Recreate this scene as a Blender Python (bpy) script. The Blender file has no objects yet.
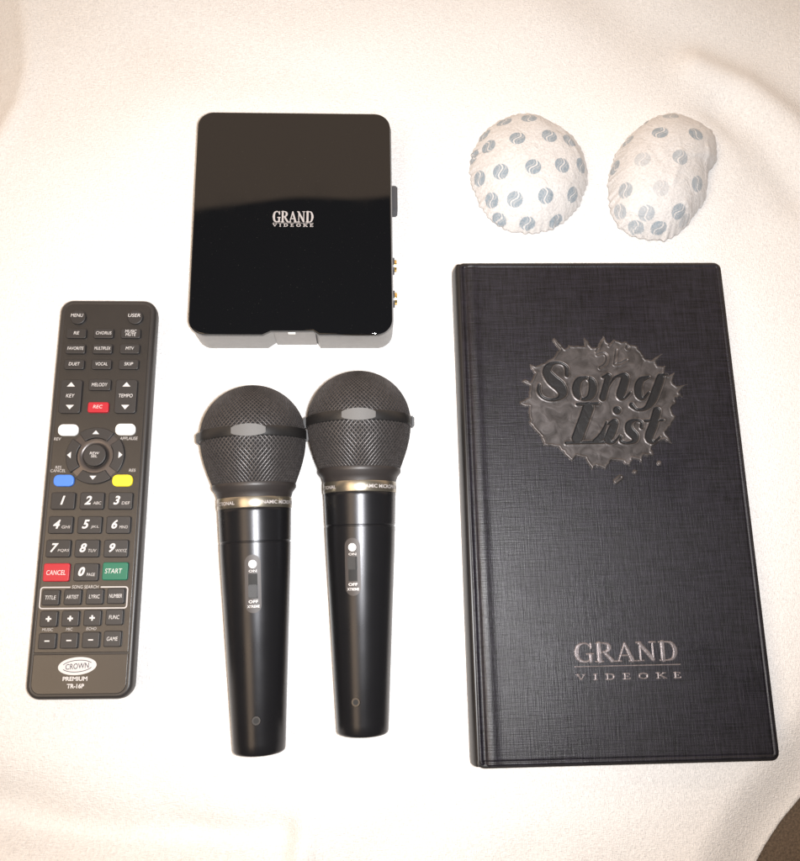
import bpy, bmesh, math, random
import numpy as np
from mathutils import Vector, Matrix
random.seed(7); rng = np.random.default_rng(7)
sc = bpy.context.scene
COL = sc.collection
sc.unit_settings.system = 'METRIC'
MM = .001

# ------------------------------------------------------------------ camera
F, TX, TY = 850.0, .244, -.0398
CAMP = Vector((0, -.08, .40))
RC = Matrix.Rotation(TX, 3, 'X') @ Matrix.Rotation(TY, 3, 'Y')
cd = bpy.data.cameras.new('camera'); cam = bpy.data.objects.new('camera', cd); COL.objects.link(cam)
cam.matrix_world = Matrix.Translation(CAMP) @ RC.to_4x4()
cd.sensor_fit = 'HORIZONTAL'; cd.sensor_width = 36; cd.lens = F/800*36
cd.clip_start = .01; cd.clip_end = 50
sc.camera = cam

def P(u, v, z=0.0):
    """the point of the horizontal plane at height z that the photograph shows at (u, v)"""
    d = RC @ Vector(((u-400)/F, (430.5-v)/F, -1))
    t = (z-CAMP.z)/d.z
    return CAMP + d*t

# ------------------------------------------------------------------ materials
def new_mat(name):
    m = bpy.data.materials.new(name); m.use_nodes = True
    nt = m.node_tree
    b = nt.nodes['Principled BSDF']
    return m, nt, b
def N(nt, t, **kw):
    n = nt.nodes.new(t)
    for k, v in kw.items():
        if k.startswith('i_'):
            key = k[2:].replace('_', ' ')
            n.inputs[key].default_value = v
        else: setattr(n, k, v)
    return n
def c4(c): return (c[0], c[1], c[2], 1)
def plain(name, col, rough=.5, metal=0., noise=.0, nscale=300., bump=0., bscale=2500., spec=.5, coat=0., rvar=0., dust=0.):
    m, nt, b = new_mat(name)
    L = nt.links.new
    b.inputs['Base Color'].default_value = c4(col); b.inputs['Roughness'].default_value = rough
    b.inputs['Metallic'].default_value = metal; b.inputs['Specular IOR Level'].default_value = spec
    b.inputs['Coat Weight'].default_value = coat
    tc = N(nt, 'ShaderNodeTexCoord')
    if noise:
        n = N(nt, 'ShaderNodeTexNoise'); n.inputs['Scale'].default_value = nscale; n.inputs['Detail'].default_value = 4
        L(tc.outputs['Object'], n.inputs['Vector'])
        mr = N(nt, 'ShaderNodeMapRange'); mr.inputs['From Min'].default_value = .3; mr.inputs['From Max'].default_value = .7
        mr.inputs['To Min'].default_value = 1-noise; mr.inputs['To Max'].default_value = 1+noise
        L(n.outputs['Fac'], mr.inputs['Value'])
        mx = N(nt, 'ShaderNodeVectorMath', operation='SCALE'); mx.inputs[0].default_value = col
        L(mr.outputs[0], mx.inputs['Scale']); L(mx.outputs[0], b.inputs['Base Color'])
    if rvar:
        n = N(nt, 'ShaderNodeTexNoise'); n.inputs['Scale'].default_value = 60; n.inputs['Detail'].default_value = 5
        L(tc.outputs['Object'], n.inputs['Vector'])
        mr = N(nt, 'ShaderNodeMapRange'); mr.inputs['From Min'].default_value = .35; mr.inputs['From Max'].default_value = .65
        mr.inputs['To Min'].default_value = max(rough-rvar, 0); mr.inputs['To Max'].default_value = rough+rvar
        L(n.outputs['Fac'], mr.inputs['Value']); L(mr.outputs[0], b.inputs['Roughness'])
    if dust:
        n = N(nt, 'ShaderNodeTexNoise'); n.inputs['Scale'].default_value = 1400; n.inputs['Detail'].default_value = 1
        L(tc.outputs['Object'], n.inputs['Vector'])
        mr = N(nt, 'ShaderNodeMapRange'); mr.inputs['From Min'].default_value = .74; mr.inputs['From Max'].default_value = .8
        L(n.outputs['Fac'], mr.inputs['Value'])
        mm = N(nt, 'ShaderNodeMath', operation='MULTIPLY'); mm.inputs[1].default_value = dust
        L(mr.outputs[0], mm.inputs[0])
        mx = N(nt, 'ShaderNodeMix', data_type='RGBA'); mx.inputs['A'].default_value = c4(col); mx.inputs['B'].default_value = (.4, .38, .35, 1)
        L(mm.outputs[0], mx.inputs['Factor']); L(mx.outputs['Result'], b.inputs['Base Color'])
    if bump:
        n = N(nt, 'ShaderNodeTexNoise'); n.inputs['Scale'].default_value = bscale; n.inputs['Detail'].default_value = 2
        L(tc.outputs['Object'], n.inputs['Vector'])
        bp = N(nt, 'ShaderNodeBump'); bp.inputs['Strength'].default_value = 1; bp.inputs['Distance'].default_value = bump
        L(n.outputs['Fac'], bp.inputs['Height']); L(bp.outputs[0], b.inputs['Normal'])
    return m

M = {}
M['gloss'] = plain('black_gloss_plastic', (.0035, .0038, .0045), .03, rvar=.02, dust=.045)
M['silver'] = plain('silver_plastic', (.235, .23, .225), .38, .25, noise=.05)
M['silver_dark'] = plain('grey_recess_plastic', (.25, .24, .235), .42, .2, noise=.05)
M['dark_metal'] = plain('dark_plastic', (.06, .06, .065), .4)
M['gold'] = plain('gold_plate', (.85, .60, .20), .25, 1.)
M['led'] = plain('led_lens', (.85, .85, .8), .2)
M['ink'] = plain('white_ink', (.52, .505, .50), .5)
M['ink_grey'] = plain('silver_print', (.36, .34, .335), .4, noise=.08)
M['ink_soft'] = plain('pale_print', (.42, .40, .39), .5)
M['ink_dark'] = plain('dark_print', (.03, .03, .05), .5)
M['remote'] = plain('remote_shell_plastic', (.023, .021, .0205), .42, bump=.00002, bscale=3500, noise=.08, nscale=80)
M['remote_face'] = plain('remote_face_plastic', (.025, .0225, .0210), .29, bump=.00003, bscale=4000, noise=.06, nscale=80)
M['rubber'] = plain('dark_rubber_key', (.017, .0155, .0158), .50, bump=.00002, bscale=4000)
M['chrome_ring'] = plain('satin_ring', (.080, .070, .067), .36, .6, rvar=.06)
M['red'] = plain('red_key', (.36, .006, .018), .45)
M['green'] = plain('green_key', (.0, .11, .062), .45)
M['blue'] = plain('blue_key', (.05, .17, .58), .45)
M['yellow'] = plain('yellow_key', (.80, .66, .02), .45)
M['white_key'] = plain('white_key', (.80, .79, .76), .45)
M['mic_body'] = plain('satin_black_enamel', (.016, .016, .018), .29, .55, bump=.000012, bscale=5000, coat=.0, rvar=.02)
M['mic_seam'] = plain('seam_shadow_gap', (.006, .006, .006), .7)
M['grille'] = plain('black_grille_wire', (.052, .047, .046), .42, .35, noise=.25, nscale=600)
M['foam'] = plain('black_foam', (.008, .007, .007), .9)
M['mic_collar'] = plain('matte_black_collar', (.028, .024, .023), .45, .2)
M['band'] = plain('black_plastic_band', (.010, .0095, .0095), .42)
M['slider'] = plain('slider_plastic', (.006, .006, .0065), .55)
M['badge'] = plain('brushed_grey_badge', (.092, .090, .088), .6, .0)
M['champagne'] = plain('champagne_metal', (.30, .27, .215), .30, .9, rvar=.03)
M['screw'] = plain('screw_metal', (.05, .047, .045), .35, .8)
M['switch_plate'] = plain('switch_plate', (.034, .029, .028), .5, .1)
M['page'] = plain('page_stack', (.55, .53, .5), .8, noise=.1)

# linen-grain vinyl of the song book
def vinyl(name, foil=False):
    m, nt, b = new_mat(name); L = nt.links.new
    tc = N(nt, 'ShaderNodeTexCoord')
    hs = []
    for sx, sy in ((90, 2300), (2300, 120)):
        mp = N(nt, 'ShaderNodeMapping'); mp.inputs['Scale'].default_value = (sx, sy, 200)
        L(tc.outputs['Object'], mp.inputs['Vector'])
        n = N(nt, 'ShaderNodeTexNoise'); n.inputs['Scale'].default_value = 1; n.inputs['Detail'].default_value = 3; n.inputs['Roughness'].default_value = .6
        L(mp.outputs[0], n.inputs['Vector']); hs.append(n)
    ad = N(nt, 'ShaderNodeMath', operation='ADD'); L(hs[0].outputs['Fac'], ad.inputs[0]); L(hs[1].outputs['Fac'], ad.inputs[1])
    bp = N(nt, 'ShaderNodeBump'); bp.inputs['Strength'].default_value = 1; bp.inputs['Distance'].default_value = .00010
    L(ad.outputs[0], bp.inputs['Height'])
    mr = N(nt, 'ShaderNodeMapRange'); mr.inputs['From Min'].default_value = .75; mr.inputs['From Max'].default_value = 1.25
    mr.inputs['To Min'].default_value = .15; mr.inputs['To Max'].default_value = 2.4
    L(ad.outputs[0], mr.inputs['Value'])
    # large faint wear patches
    n3 = N(nt, 'ShaderNodeTexNoise'); n3.inputs['Scale'].default_value = 22; n3.inputs['Detail'].default_value = 5
    L(tc.outputs['Object'], n3.inputs['Vector'])
    m3 = N(nt, 'ShaderNodeMapRange'); m3.inputs['From Min'].default_value = .35; m3.inputs['From Max'].default_value = .65
    m3.inputs['To Min'].default_value = .38; m3.inputs['To Max'].default_value = .48
    L(n3.outputs['Fac'], m3.inputs['Value'])
    if not foil:
        sv = N(nt, 'ShaderNodeVectorMath', operation='SCALE'); sv.inputs[0].default_value = (.0058, .0051, .0078)
        L(mr.outputs[0], sv.inputs['Scale']); L(sv.outputs[0], b.inputs['Base Color'])
        L(m3.outputs[0], b.inputs['Roughness']); L(bp.outputs[0], b.inputs['Normal'])
        b.inputs['Specular IOR Level'].default_value = .38
    else:
        at = N(nt, 'ShaderNodeAttribute'); at.attribute_name = 'foil'
        n4 = N(nt, 'ShaderNodeTexNoise'); n4.inputs['Scale'].default_value = 160; n4.inputs['Detail'].default_value = 4; n4.inputs['Distortion'].default_value = 1.0
        L(tc.outputs['Object'], n4.inputs['Vector'])
        cr = N(nt, 'ShaderNodeValToRGB')
        cr.color_ramp.elements[0].position = .3; cr.color_ramp.elements[0].color = (.040, .036, .035, 1)
        cr.color_ramp.elements[1].position = .7; cr.color_ramp.elements[1].color = (.118, .108, .108, 1)
        L(n4.outputs['Fac'], cr.inputs[0])
        mx = N(nt, 'ShaderNodeMix', data_type='RGBA'); mx.inputs['A'].default_value = (.007, .007, .008, 1)
        L(cr.outputs[0], mx.inputs['B']); L(at.outputs['Fac'], mx.inputs['Factor']); L(mx.outputs['Result'], b.inputs['Base Color'])
        mm = N(nt, 'ShaderNodeMath', operation='MULTIPLY'); mm.inputs[1].default_value = .6; L(at.outputs['Fac'], mm.inputs[0]); L(mm.outputs[0], b.inputs['Metallic'])
        b.inputs['Roughness'].default_value = .41
        b2 = N(nt, 'ShaderNodeBump'); b2.inputs['Strength'].default_value = 1; b2.inputs['Distance'].default_value = .00022
        L(n4.outputs['Fac'], b2.inputs['Height'])
        L(b2.outputs[0], b.inputs['Normal'])
    return m
M['vinyl'] = vinyl('linen_grain_vinyl'); M['foil'] = vinyl('dark_foil_emboss', True)
M['vinyl_edge'] = plain('smooth_vinyl_edge', (.010, .009, .009), .40, noise=.1)
M['letter_foil'] = plain('embossed_letter_foil', (.20, .18, .185), .36, .6, bump=.00012, bscale=900, noise=.25, nscale=500)

def cloth_mat():
    m, nt, b = new_mat('cream_cotton_cloth'); L = nt.links.new
    tc = N(nt, 'ShaderNodeTexCoord')
    n = N(nt, 'ShaderNodeTexNoise'); n.inputs['Scale'].default_value = 950; n.inputs['Detail'].default_value = 3; n.inputs['Roughness'].default_value = .65
    L(tc.outputs['Object'], n.inputs['Vector'])
    n2 = N(nt, 'ShaderNodeTexNoise'); n2.inputs['Scale'].default_value = 90; n2.inputs['Detail'].default_value = 4
    L(tc.outputs['Object'], n2.inputs['Vector'])
    hs = []
    for sx, sy in ((500, 2600), (2600, 500)):
        mp = N(nt, 'ShaderNodeMapping'); mp.inputs['Scale'].default_value = (sx, sy, 200); mp.inputs['Rotation'].default_value = (0, 0, .12)
        L(tc.outputs['Object'], mp.inputs['Vector'])
        q = N(nt, 'ShaderNodeTexNoise'); q.inputs['Scale'].default_value = 1; q.inputs['Detail'].default_value = 2
        L(mp.outputs[0], q.inputs['Vector']); hs.append(q)
    ad = N(nt, 'ShaderNodeMath', operation='ADD'); L(hs[0].outputs['Fac'], ad.inputs[0]); L(hs[1].outputs['Fac'], ad.inputs[1])
    a2 = N(nt, 'ShaderNodeMath', operation='ADD'); L(ad.outputs[0], a2.inputs[0]); L(n.outputs['Fac'], a2.inputs[1])
    mr = N(nt, 'ShaderNodeMapRange'); mr.inputs['From Min'].default_value = 1.1; mr.inputs['From Max'].default_value = 1.9
    L(a2.outputs[0], mr.inputs['Value'])
    mx = N(nt, 'ShaderNodeMix', data_type='RGBA'); mx.inputs['A'].default_value = (.655, .645, .635, 1); mx.inputs['B'].default_value = (.835, .82, .805, 1)
    L(mr.outputs[0], mx.inputs['Factor']); L(mx.outputs['Result'], b.inputs['Base Color'])
    b.inputs['Roughness'].default_value = .85; b.inputs['Sheen Weight'].default_value = .2
    b.inputs['Specular IOR Level'].default_value = .25
    bp = N(nt, 'ShaderNodeBump'); bp.inputs['Strength'].default_value = 1; bp.inputs['Distance'].default_value = .00036
    L(a2.outputs[0], bp.inputs['Height']); L(bp.outputs[0], b.inputs['Normal'])
    return m
M['cloth'] = cloth_mat()
M['table'] = plain('brown_upholstery', (.105, .075, .050), .8, noise=.35, nscale=900, bump=.0004, bscale=1200)

def cover_mat():
    m, nt, b = new_mat('printed_nonwoven_fabric'); L = nt.links.new
    at = N(nt, 'ShaderNodeAttribute'); at.attribute_name = 'print'
    tc = N(nt, 'ShaderNodeTexCoord')
    n = N(nt, 'ShaderNodeTexNoise'); n.inputs['Scale'].default_value = 900; n.inputs['Detail'].default_value = 4; n.inputs['Roughness'].default_value = .7
    L(tc.outputs['Object'], n.inputs['Vector'])
    cr = N(nt, 'ShaderNodeValToRGB')
    cr.color_ramp.elements[0].position = .3; cr.color_ramp.elements[0].color = (.50, .485, .475, 1)
    cr.color_ramp.elements[1].position = .7; cr.color_ramp.elements[1].color = (.68, .66, .65, 1)
    L(n.outputs['Fac'], cr.inputs[0])
    nm = N(nt, 'ShaderNodeMapRange'); nm.inputs['From Min'].default_value = .3; nm.inputs['From Max'].default_value = .55
    nm.inputs['To Min'].default_value = .55
    L(n.outputs['Fac'], nm.inputs['Value'])
    mm = N(nt, 'ShaderNodeMath', operation='MULTIPLY'); L(nm.outputs[0], mm.inputs[0]); L(at.outputs['Fac'], mm.inputs[1])
    mx = N(nt, 'ShaderNodeMix', data_type='RGBA'); mx.inputs['B'].default_value = (.15, .215, .27, 1)
    L(cr.outputs[0], mx.inputs['A']); L(mm.outputs[0], mx.inputs['Factor']); L(mx.outputs['Result'], b.inputs['Base Color'])
    b.inputs['Roughness'].default_value = .45; b.inputs['Specular IOR Level'].default_value = .4
    b.inputs['Sheen Weight'].default_value = .1
    nc = N(nt, 'ShaderNodeTexNoise'); nc.inputs['Scale'].default_value = 95; nc.inputs['Detail'].default_value = 5; nc.inputs['Distortion'].default_value = 1.2
    L(tc.outputs['Object'], nc.inputs['Vector'])
    na = N(nt, 'ShaderNodeMath', operation='MULTIPLY_ADD'); na.inputs[1].default_value = 2.2; L(nc.outputs['Fac'], na.inputs[0]); L(n.outputs['Fac'], na.inputs[2])
    bp = N(nt, 'ShaderNodeBump'); bp.inputs['Strength'].default_value = 1; bp.inputs['Distance'].default_value = .0005
    L(na.outputs[0], bp.inputs['Height']); L(bp.outputs[0], b.inputs['Normal'])
    return m
M['cover'] = cover_mat()

# ------------------------------------------------------------------ object helpers
def mesh_from(name, verts, faces, smooth=False):
    me = bpy.data.meshes.new(name); me.from_pydata([tuple(v) for v in verts], [], faces); me.update()
    if smooth: me.polygons.foreach_set('use_smooth', [True]*len(me.polygons))
    return me
def link(name, me, mat, parent=None, world=False):
    """link a mesh as one object; world=True: vertices are in world space and get moved to the parent's frame"""
    o = bpy.data.objects.new(name, me); COL.objects.link(o)
    if mat is not None: me.materials.append(mat)
    if parent is not None:
        o.parent = parent
        if world: me.transform(WM[parent.name].inverted())
        WM[o.name] = WM[parent.name]
    else:
        WM[o.name] = Matrix.Identity(4)
    return o
WM = {}
def empty(name, mw):
    o = bpy.data.objects.new(name, None); COL.objects.link(o); o.matrix_world = mw; WM[o.name] = mw.copy()
    o.empty_display_size = .02
    return o
def tag(o, label=None, cat=None, group=None, kind=None):
    for k, v in (('label', label), ('category', cat), ('group', group), ('kind', kind)):
        if v: o[k] = v
def bm_mesh(bm, name='mesh', smooth=False):
    me = bpy.data.meshes.new(name); bm.normal_update(); bm.to_mesh(me); bm.free()
    if smooth: me.polygons.foreach_set('use_smooth', [True]*len(me.polygons))
    return me
def rrect(w, h, r, seg=6, cx=0, cy=0):
    pts = []
    for qx, qy, a0 in ((1, 1, 0), (-1, 1, 90), (-1, -1, 180), (1, -1, 270)):
        for i in range(seg+1):
            a = math.radians(a0+90*i/seg)
            pts.append((cx+qx*(w/2-r)+r*math.cos(a), cy+qy*(h/2-r)+r*math.sin(a)))
    return pts
def prism(pts, z0, z1, bevel=0., seg=2, bottom_bevel=False):
    bm = bmesh.new()
    bot = [bm.verts.new((x, y, z0)) for x, y in pts]; top = [bm.verts.new((x, y, z1)) for x, y in pts]
    n = len(pts)
    ft = bm.faces.new(top); fb = bm.faces.new(bot[::-1])
    for i in range(n): bm.faces.new((bot[i], bot[(i+1) % n], top[(i+1) % n], top[i]))
    bmesh.ops.recalc_face_normals(bm, faces=bm.faces)
    if bevel:
        es = list(ft.edges) + (list(fb.edges) if bottom_bevel else [])
        bmesh.ops.bevel(bm, geom=es, offset=bevel, segments=seg, affect='EDGES', profile=.5, clamp_overlap=True)
    return bm
def shade_auto(o, ang=35):
    me = o.data
    me.polygons.foreach_set('use_smooth', [True]*len(me.polygons))
    bm = bmesh.new(); bm.from_mesh(me)
    for e in bm.edges:
        if len(e.link_faces) == 2 and e.calc_face_angle(0) > math.radians(ang): e.smooth = False
    for f in bm.faces:
        if len(f.verts) > 8: f.smooth = False
    bm.to_mesh(me); bm.free()
def text_mesh(s, w=None, h=None, shear=0, bold=0., spacing=1., line=1.):
    """flat printed text centred on the origin, fitted to width w or height h"""
    cu = bpy.data.curves.new('text', 'FONT'); cu.body = s; cu.align_x = 'CENTER'; cu.shear = shear; cu.offset = bold
    cu.space_character = spacing; cu.space_line = line; cu.resolution_u = 4
    t = bpy.data.objects.new('text_tmp', cu); COL.objects.link(t)
    dg = bpy.context.evaluated_depsgraph_get(); dg.update()
    me = bpy.data.meshes.new_from_object(t.evaluated_get(dg))
    bpy.data.objects.remove(t); bpy.data.curves.remove(cu)
    co = np.array([v.co[:] for v in me.vertices])
    lo, hi = co.min(0), co.max(0)
    sx = w/(hi[0]-lo[0]) if w else None
    sy = h/(hi[1]-lo[1]) if h else None
    sx = sx or sy; sy = sy or sx
    me.transform(Matrix.Translation((-(lo[0]+hi[0])/2, -(lo[1]+hi[1])/2, 0)))
    me.transform(Matrix.Diagonal((sx, sy, 1, 1)))
    return me
def frame_at(x, y, z, th): return Matrix.Translation((x, y, z)) @ Matrix.Rotation(th, 4, 'Z')

# ------------------------------------------------------------------ stroke raster -> relief meshes
def sd_capsules(X, Y, strokes):
    """signed distance (negative inside) to polylines of (x, y, r)"""
    d = np.full(X.shape, 1e3)
    for s in strokes:
        if len(s) == 1:
            x, y, r = s[0]; d = np.minimum(d, np.hypot(X-x, Y-y)-r); continue
        for a, b in zip(s[:-1], s[1:]):
            dx, dy = b[0]-a[0], b[1]-a[1]; l2 = dx*dx+dy*dy+1e-12
            t = np.clip(((X-a[0])*dx+(Y-a[1])*dy)/l2, 0, 1)
            d = np.minimum(d, np.hypot(X-a[0]-t*dx, Y-a[1]-t*dy)-(a[2]+t*(b[2]-a[2])))
    return d
def smooth_stroke(p, k=5):
    p = [np.array(q, float) for q in p]
    if len(p) < 3: return [tuple(q) for q in p]
    q = [2*p[0]-p[1]]+p+[2*p[-1]-p[-2]]; out = []
    for i in range(1, len(q)-2):
        for j in range(k):
            t = j/k
            out.append(tuple(.5*((2*q[i])+(-q[i-1]+q[i+1])*t+(2*q[i-1]-5*q[i]+4*q[i+1]-q[i+2])*t*t+(-q[i-1]+3*q[i]-3*q[i+1]+q[i+2])*t**3)))
    out.append(tuple(p[-1])); return out
def sd_poly(X, Y, poly):
    poly = np.array(poly); inside = np.zeros(X.shape, bool); d = np.full(X.shape, 1e3)
    for (x0, y0), (x1, y1) in zip(poly, np.roll(poly, -1, 0)):
        c = ((y0 > Y) != (y1 > Y)) & (X < (x1-x0)*(Y-y0)/((y1-y0) if y1 != y0 else 1e-9)+x0)
        inside ^= c
        dx, dy = x1-x0, y1-y0; t = np.clip(((X-x0)*dx+(Y-y0)*dy)/(dx*dx+dy*dy+1e-12), 0, 1)
        d = np.minimum(d, np.hypot(X-x0-t*dx, Y-y0-t*dy))
    return np.where(inside, -d, d)
def relief(X, Y, Z, keep, attr=None, name='relief'):
    """grid mesh of the kept cells"""
    k = keep[:-1, :-1] | keep[1:, :-1] | keep[:-1, 1:] | keep[1:, 1:]
    ny, nx = X.shape
    ii, jj = np.nonzero(k)
    q = np.stack([ii*nx+jj, ii*nx+jj+1, (ii+1)*nx+jj+1, (ii+1)*nx+jj], 1)
    used, inv = np.unique(q, return_inverse=True); q = inv.reshape(q.shape)
    V = np.stack([X.ravel()[used], Y.ravel()[used], Z.ravel()[used]], 1)
    me = mesh_from(name, V.tolist(), q.tolist(), True)
    if attr is not None:
        a = me.attributes.new('foil', 'FLOAT', 'POINT'); a.data.foreach_set('value', attr.ravel()[used].astype(np.float32))
    return me

# serif capitals as strokes in a unit box (x right, y up)
T, t_ = .085, .030
def GL(ch):
    K, k = T, t_
    def serif(x, y, w=.13): return [(x-w, y, k), (x+w, y, k)]
    if ch == 'G': return .86, [smooth_stroke([(.74, .78, k), (.62, .93, k), (.44, .98, .04), (.20, .86, .07), (.10, .50, K+.01), (.20, .14, .07), (.44, .02, .04), (.64, .07, .04), (.72, .2, .05)]), [(.72, .05, .07), (.72, .40, .07)], serif(.70, .43, .15), [(.76, .98, k), (.76, .72, k)]]
    if ch == 'R': return .88, [[(.22, .04, K), (.22, .96, K)], serif(.2, .02, .17), smooth_stroke([(.1, .98, k), (.42, .98, k), (.62, .90, .06), (.68, .74, K), (.60, .58, .06), (.42, .50, k), (.22, .50, k)]), [(.44, .50, .06), (.78, .06, K-.01)], [(.76, .02, k), (.92, .02, k)]]
    if ch == 'A': return .92, [[(.14, .04, k), (.46, .96, k+.01)], [(.46, .94, .05), (.76, .06, K)], [(.22, .32, k), (.62, .32, k)], serif(.12, .02), serif(.78, .02, .15)]
    if ch == 'N': return .94, [[(.18, .04, k), (.18, .96, k)], [(.16, .94, .07), (.74, .08, K-.01)], [(.76, .02, k), (.76, .96, k)], serif(.18, .02, .13), serif(.12, .98, .10), serif(.76, .98, .13)]
    if ch == 'D': return .92, [[(.22, .04, K), (.22, .96, K)], [(.06, .02, k), (.4, .02, k)], smooth_stroke([(.06, .98, k), (.42, .98, k), (.66, .88, .06), (.78, .50, K+.01), (.66, .12, .06), (.42, .02, k), (.2, .02, k)])]
    if ch == 'V': return .84, [[(.14, .94, K), (.42, .06, .05)], [(.70, .96, k), (.42, .03, k)], serif(.14, .98, .13), serif(.70, .98, .12)]
    if ch == 'I': return .40, [[(.2, .04, K), (.2, .96, K)], serif(.2, .02, .15), serif(.2, .98, .15)]
    if ch == 'E': return .74, [[(.20, .04, K), (.20, .96, K)], [(.06, .98, k), (.60, .98, k), (.60, .80, k)], [(.06, .02, k), (.64, .02, k), (.64, .22, k)], [(.2, .5, k), (.46, .5, k)], [(.46, .6, k), (.46, .4, k)]]
    if ch == 'O': return .92, [smooth_stroke([(.46, .98, k+.01), (.18, .82, .07), (.11, .50, K+.01), (.18, .18, .07), (.46, .02, k+.01), (.74, .18, .07), (.81, .50, K+.01), (.74, .82, .07), (.46, .98, k+.01)])]
    if ch == 'K': return .90, [[(.20, .04, K), (.20, .96, K)], serif(.2, .02, .15), serif(.2, .98, .15), [(.74, .96, k), (.26, .46, k)], [(.38, .56, .06), (.76, .06, K)], serif(.78, .02, .13), serif(.74, .98, .12)]
def serif_line(word, x0, x1, y0, y1, track=.06, heavy=1.):
    gl = [GL(c) for c in word]; tot = sum(g[0] for g in gl)+track*(len(gl)-1)
    sx = (x1-x0)/tot; sy = y1-y0; out = []; x = 0; rr = min(sx, sy)*heavy
    for adv, st in gl:
        for s in st: out.append([(x0+(x+a[0])*sx, y0+a[1]*sy, a[2]*rr) for a in s])
        x += adv+track
    return out

# ------------------------------------------------------------------ lathe along +y (local), for the microphones
def lathe(profile, seg=96, cap0=True, cap1=True, zc=0):
    """profile of (a, r); axis runs along -y (a grows towards -y); angle 0 is straight up"""
    V, Fc = [], []
    for a, r in profile:
        for j in range(seg):
            th = 2*math.pi*j/seg; V.append((r*math.sin(th), -a, r*math.cos(th)+zc))
    n = len(profile)
    for i in range(n-1):
        for j in range(seg):
            k = (j+1) % seg
            Fc.append((i*seg+j, (i+1)*seg+j, (i+1)*seg+k, i*seg+k))
    if cap0: Fc.append(tuple(range(seg))[::1])
    if cap1: Fc.append(tuple((n-1)*seg+j for j in range(seg))[::-1])
    me = mesh_from('lathe', V, Fc, True)
    bm = bmesh.new(); bm.from_mesh(me); bmesh.ops.recalc_face_normals(bm, faces=bm.faces)
    for e in bm.edges:
        if len(e.link_faces) == 2 and e.calc_face_angle(0) > math.radians(35): e.smooth = False
    bm.to_mesh(me); bm.free()
    return me

# =================================================================== SETTING: cloth and what lies under it
def seg_d(X, Y, a, b):
    dx, dy = b[0]-a[0], b[1]-a[1]; t = np.clip(((X-a[0])*dx+(Y-a[1])*dy)/(dx*dx+dy*dy), 0, 1)
    return np.hypot(X-a[0]-t*dx, Y-a[1]-t*dy)
def poly_d(X, Y, px):
    w = [P(u, v, 0) for u, v in px]; d = np.full(X.shape, 9.)
    for a, b in zip(w[:-1], w[1:]): d = np.minimum(d, seg_d(X, Y, (a.x, a.y), (b.x, b.y)))
    return d
nx, ny = 700, 640
xs = np.linspace(-.42, .32, nx); ys = np.linspace(-.26, .38, ny)
X, Y = np.meshgrid(xs, ys)
Z = np.zeros_like(X)
def gz(px, amp, w):
    global Z
    Z += amp*np.exp(-(poly_d(X, Y, px)/w)**2)
def sstep(a, b, t):
    t = np.clip((t-a)/(b-a), 0, 1); return t*t*(3-2*t)
# top-left: the cloth drops away past a rounded crest
def side(px):
    """signed distance to a polyline: positive to its left-hand side"""
    w = [P(u, v, 0) for u, v in px]; best = np.full(X.shape, 9.); sg = np.zeros(X.shape)
    for a, b in zip(w[:-1], w[1:]):
        d = seg_d(X, Y, (a.x, a.y), (b.x, b.y)); s = np.sign((b.x-a.x)*(Y-a.y)-(b.y-a.y)*(X-a.x))
        m = d < best; best = np.where(m, d, best); sg = np.where(m, s, sg)
    return best*sg
s1 = side([(-60, 210), (-25, 165), (0, 130), (16, 98), (23, 62), (20, 20), (10, -60), (0, -200)])
_e = .5*(s1+np.sqrt(s1**2+.0025**2))-.0003; Z -= .62*np.minimum(_e, .12)*(s1 > -.02)
Z += .0016*np.exp(-((s1+.004)/.006)**2)
# folds and soft waves
gz([(700, 62), (745, 84), (790, 118), (840, 175)], .0050, .011)
gz([(728, 108), (760, 135), (800, 190)], -.0040, .013)
gz([(560, -40), (640, 20), (760, 60), (860, 140)], -.0045, .022)
gz([(300, 900), (300, 840), (305, 790)], .0045, .006)
gz([(282, 900), (284, 840), (270, 800), (240, 770)], -.0045, .008)
gz([(-40, 770), (40, 790), (120, 800), (230, 790)], -.0022, .016)
gz([(-20, 800), (60, 838), (130, 848), (200, 842), (270, 850)], -.0080, .013)
gz([(-20, 858), (60, 866), (180, 872), (290, 866)], .0100, .009)
gz([(350, 880), (420, 820), (460, 790)], -.0022, .014)
gz([(600, 880), (650, 830), (740, 800)], -.0020, .016)
gz([(500, 900), (540, 850), (620, 800), (720, 790)], -.0022, .012)
gz([(20, 600), (8, 700), (30, 780)], -.0018, .012)
gz([(150, 30), (240, 60), (330, 75)], -.0020, .020)
for _ in range(26):   # faint irregular waviness
    a = rng.uniform(0, math.pi); kx, ky = math.cos(a), math.sin(a); f = rng.uniform(20, 110); p = rng.uniform(0, 6.28)
    Z += .00030*(40/f)*np.sin(f*(X*kx+Y*ky)+p+1.5*np.sin(17*(X*ky-Y*kx)+p))
# calm where things lie
flat = np.ones_like(Z)
for u, v, r in ((95, 500, .13), (292, 230, .085), (253, 520, .07), (358, 500, .07), (255, 680, .06), (360, 660, .06), (610, 400, .10), (620, 600, .115), (530, 175, .045), (663, 175, .045)):
    c = P(u, v, 0); flat = np.minimum(flat, sstep(r*.8, r*1.15, np.hypot(X-c.x, Y-c.y)))
Z = np.where(Z > -.012, Z*flat, Z) - .0004
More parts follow.
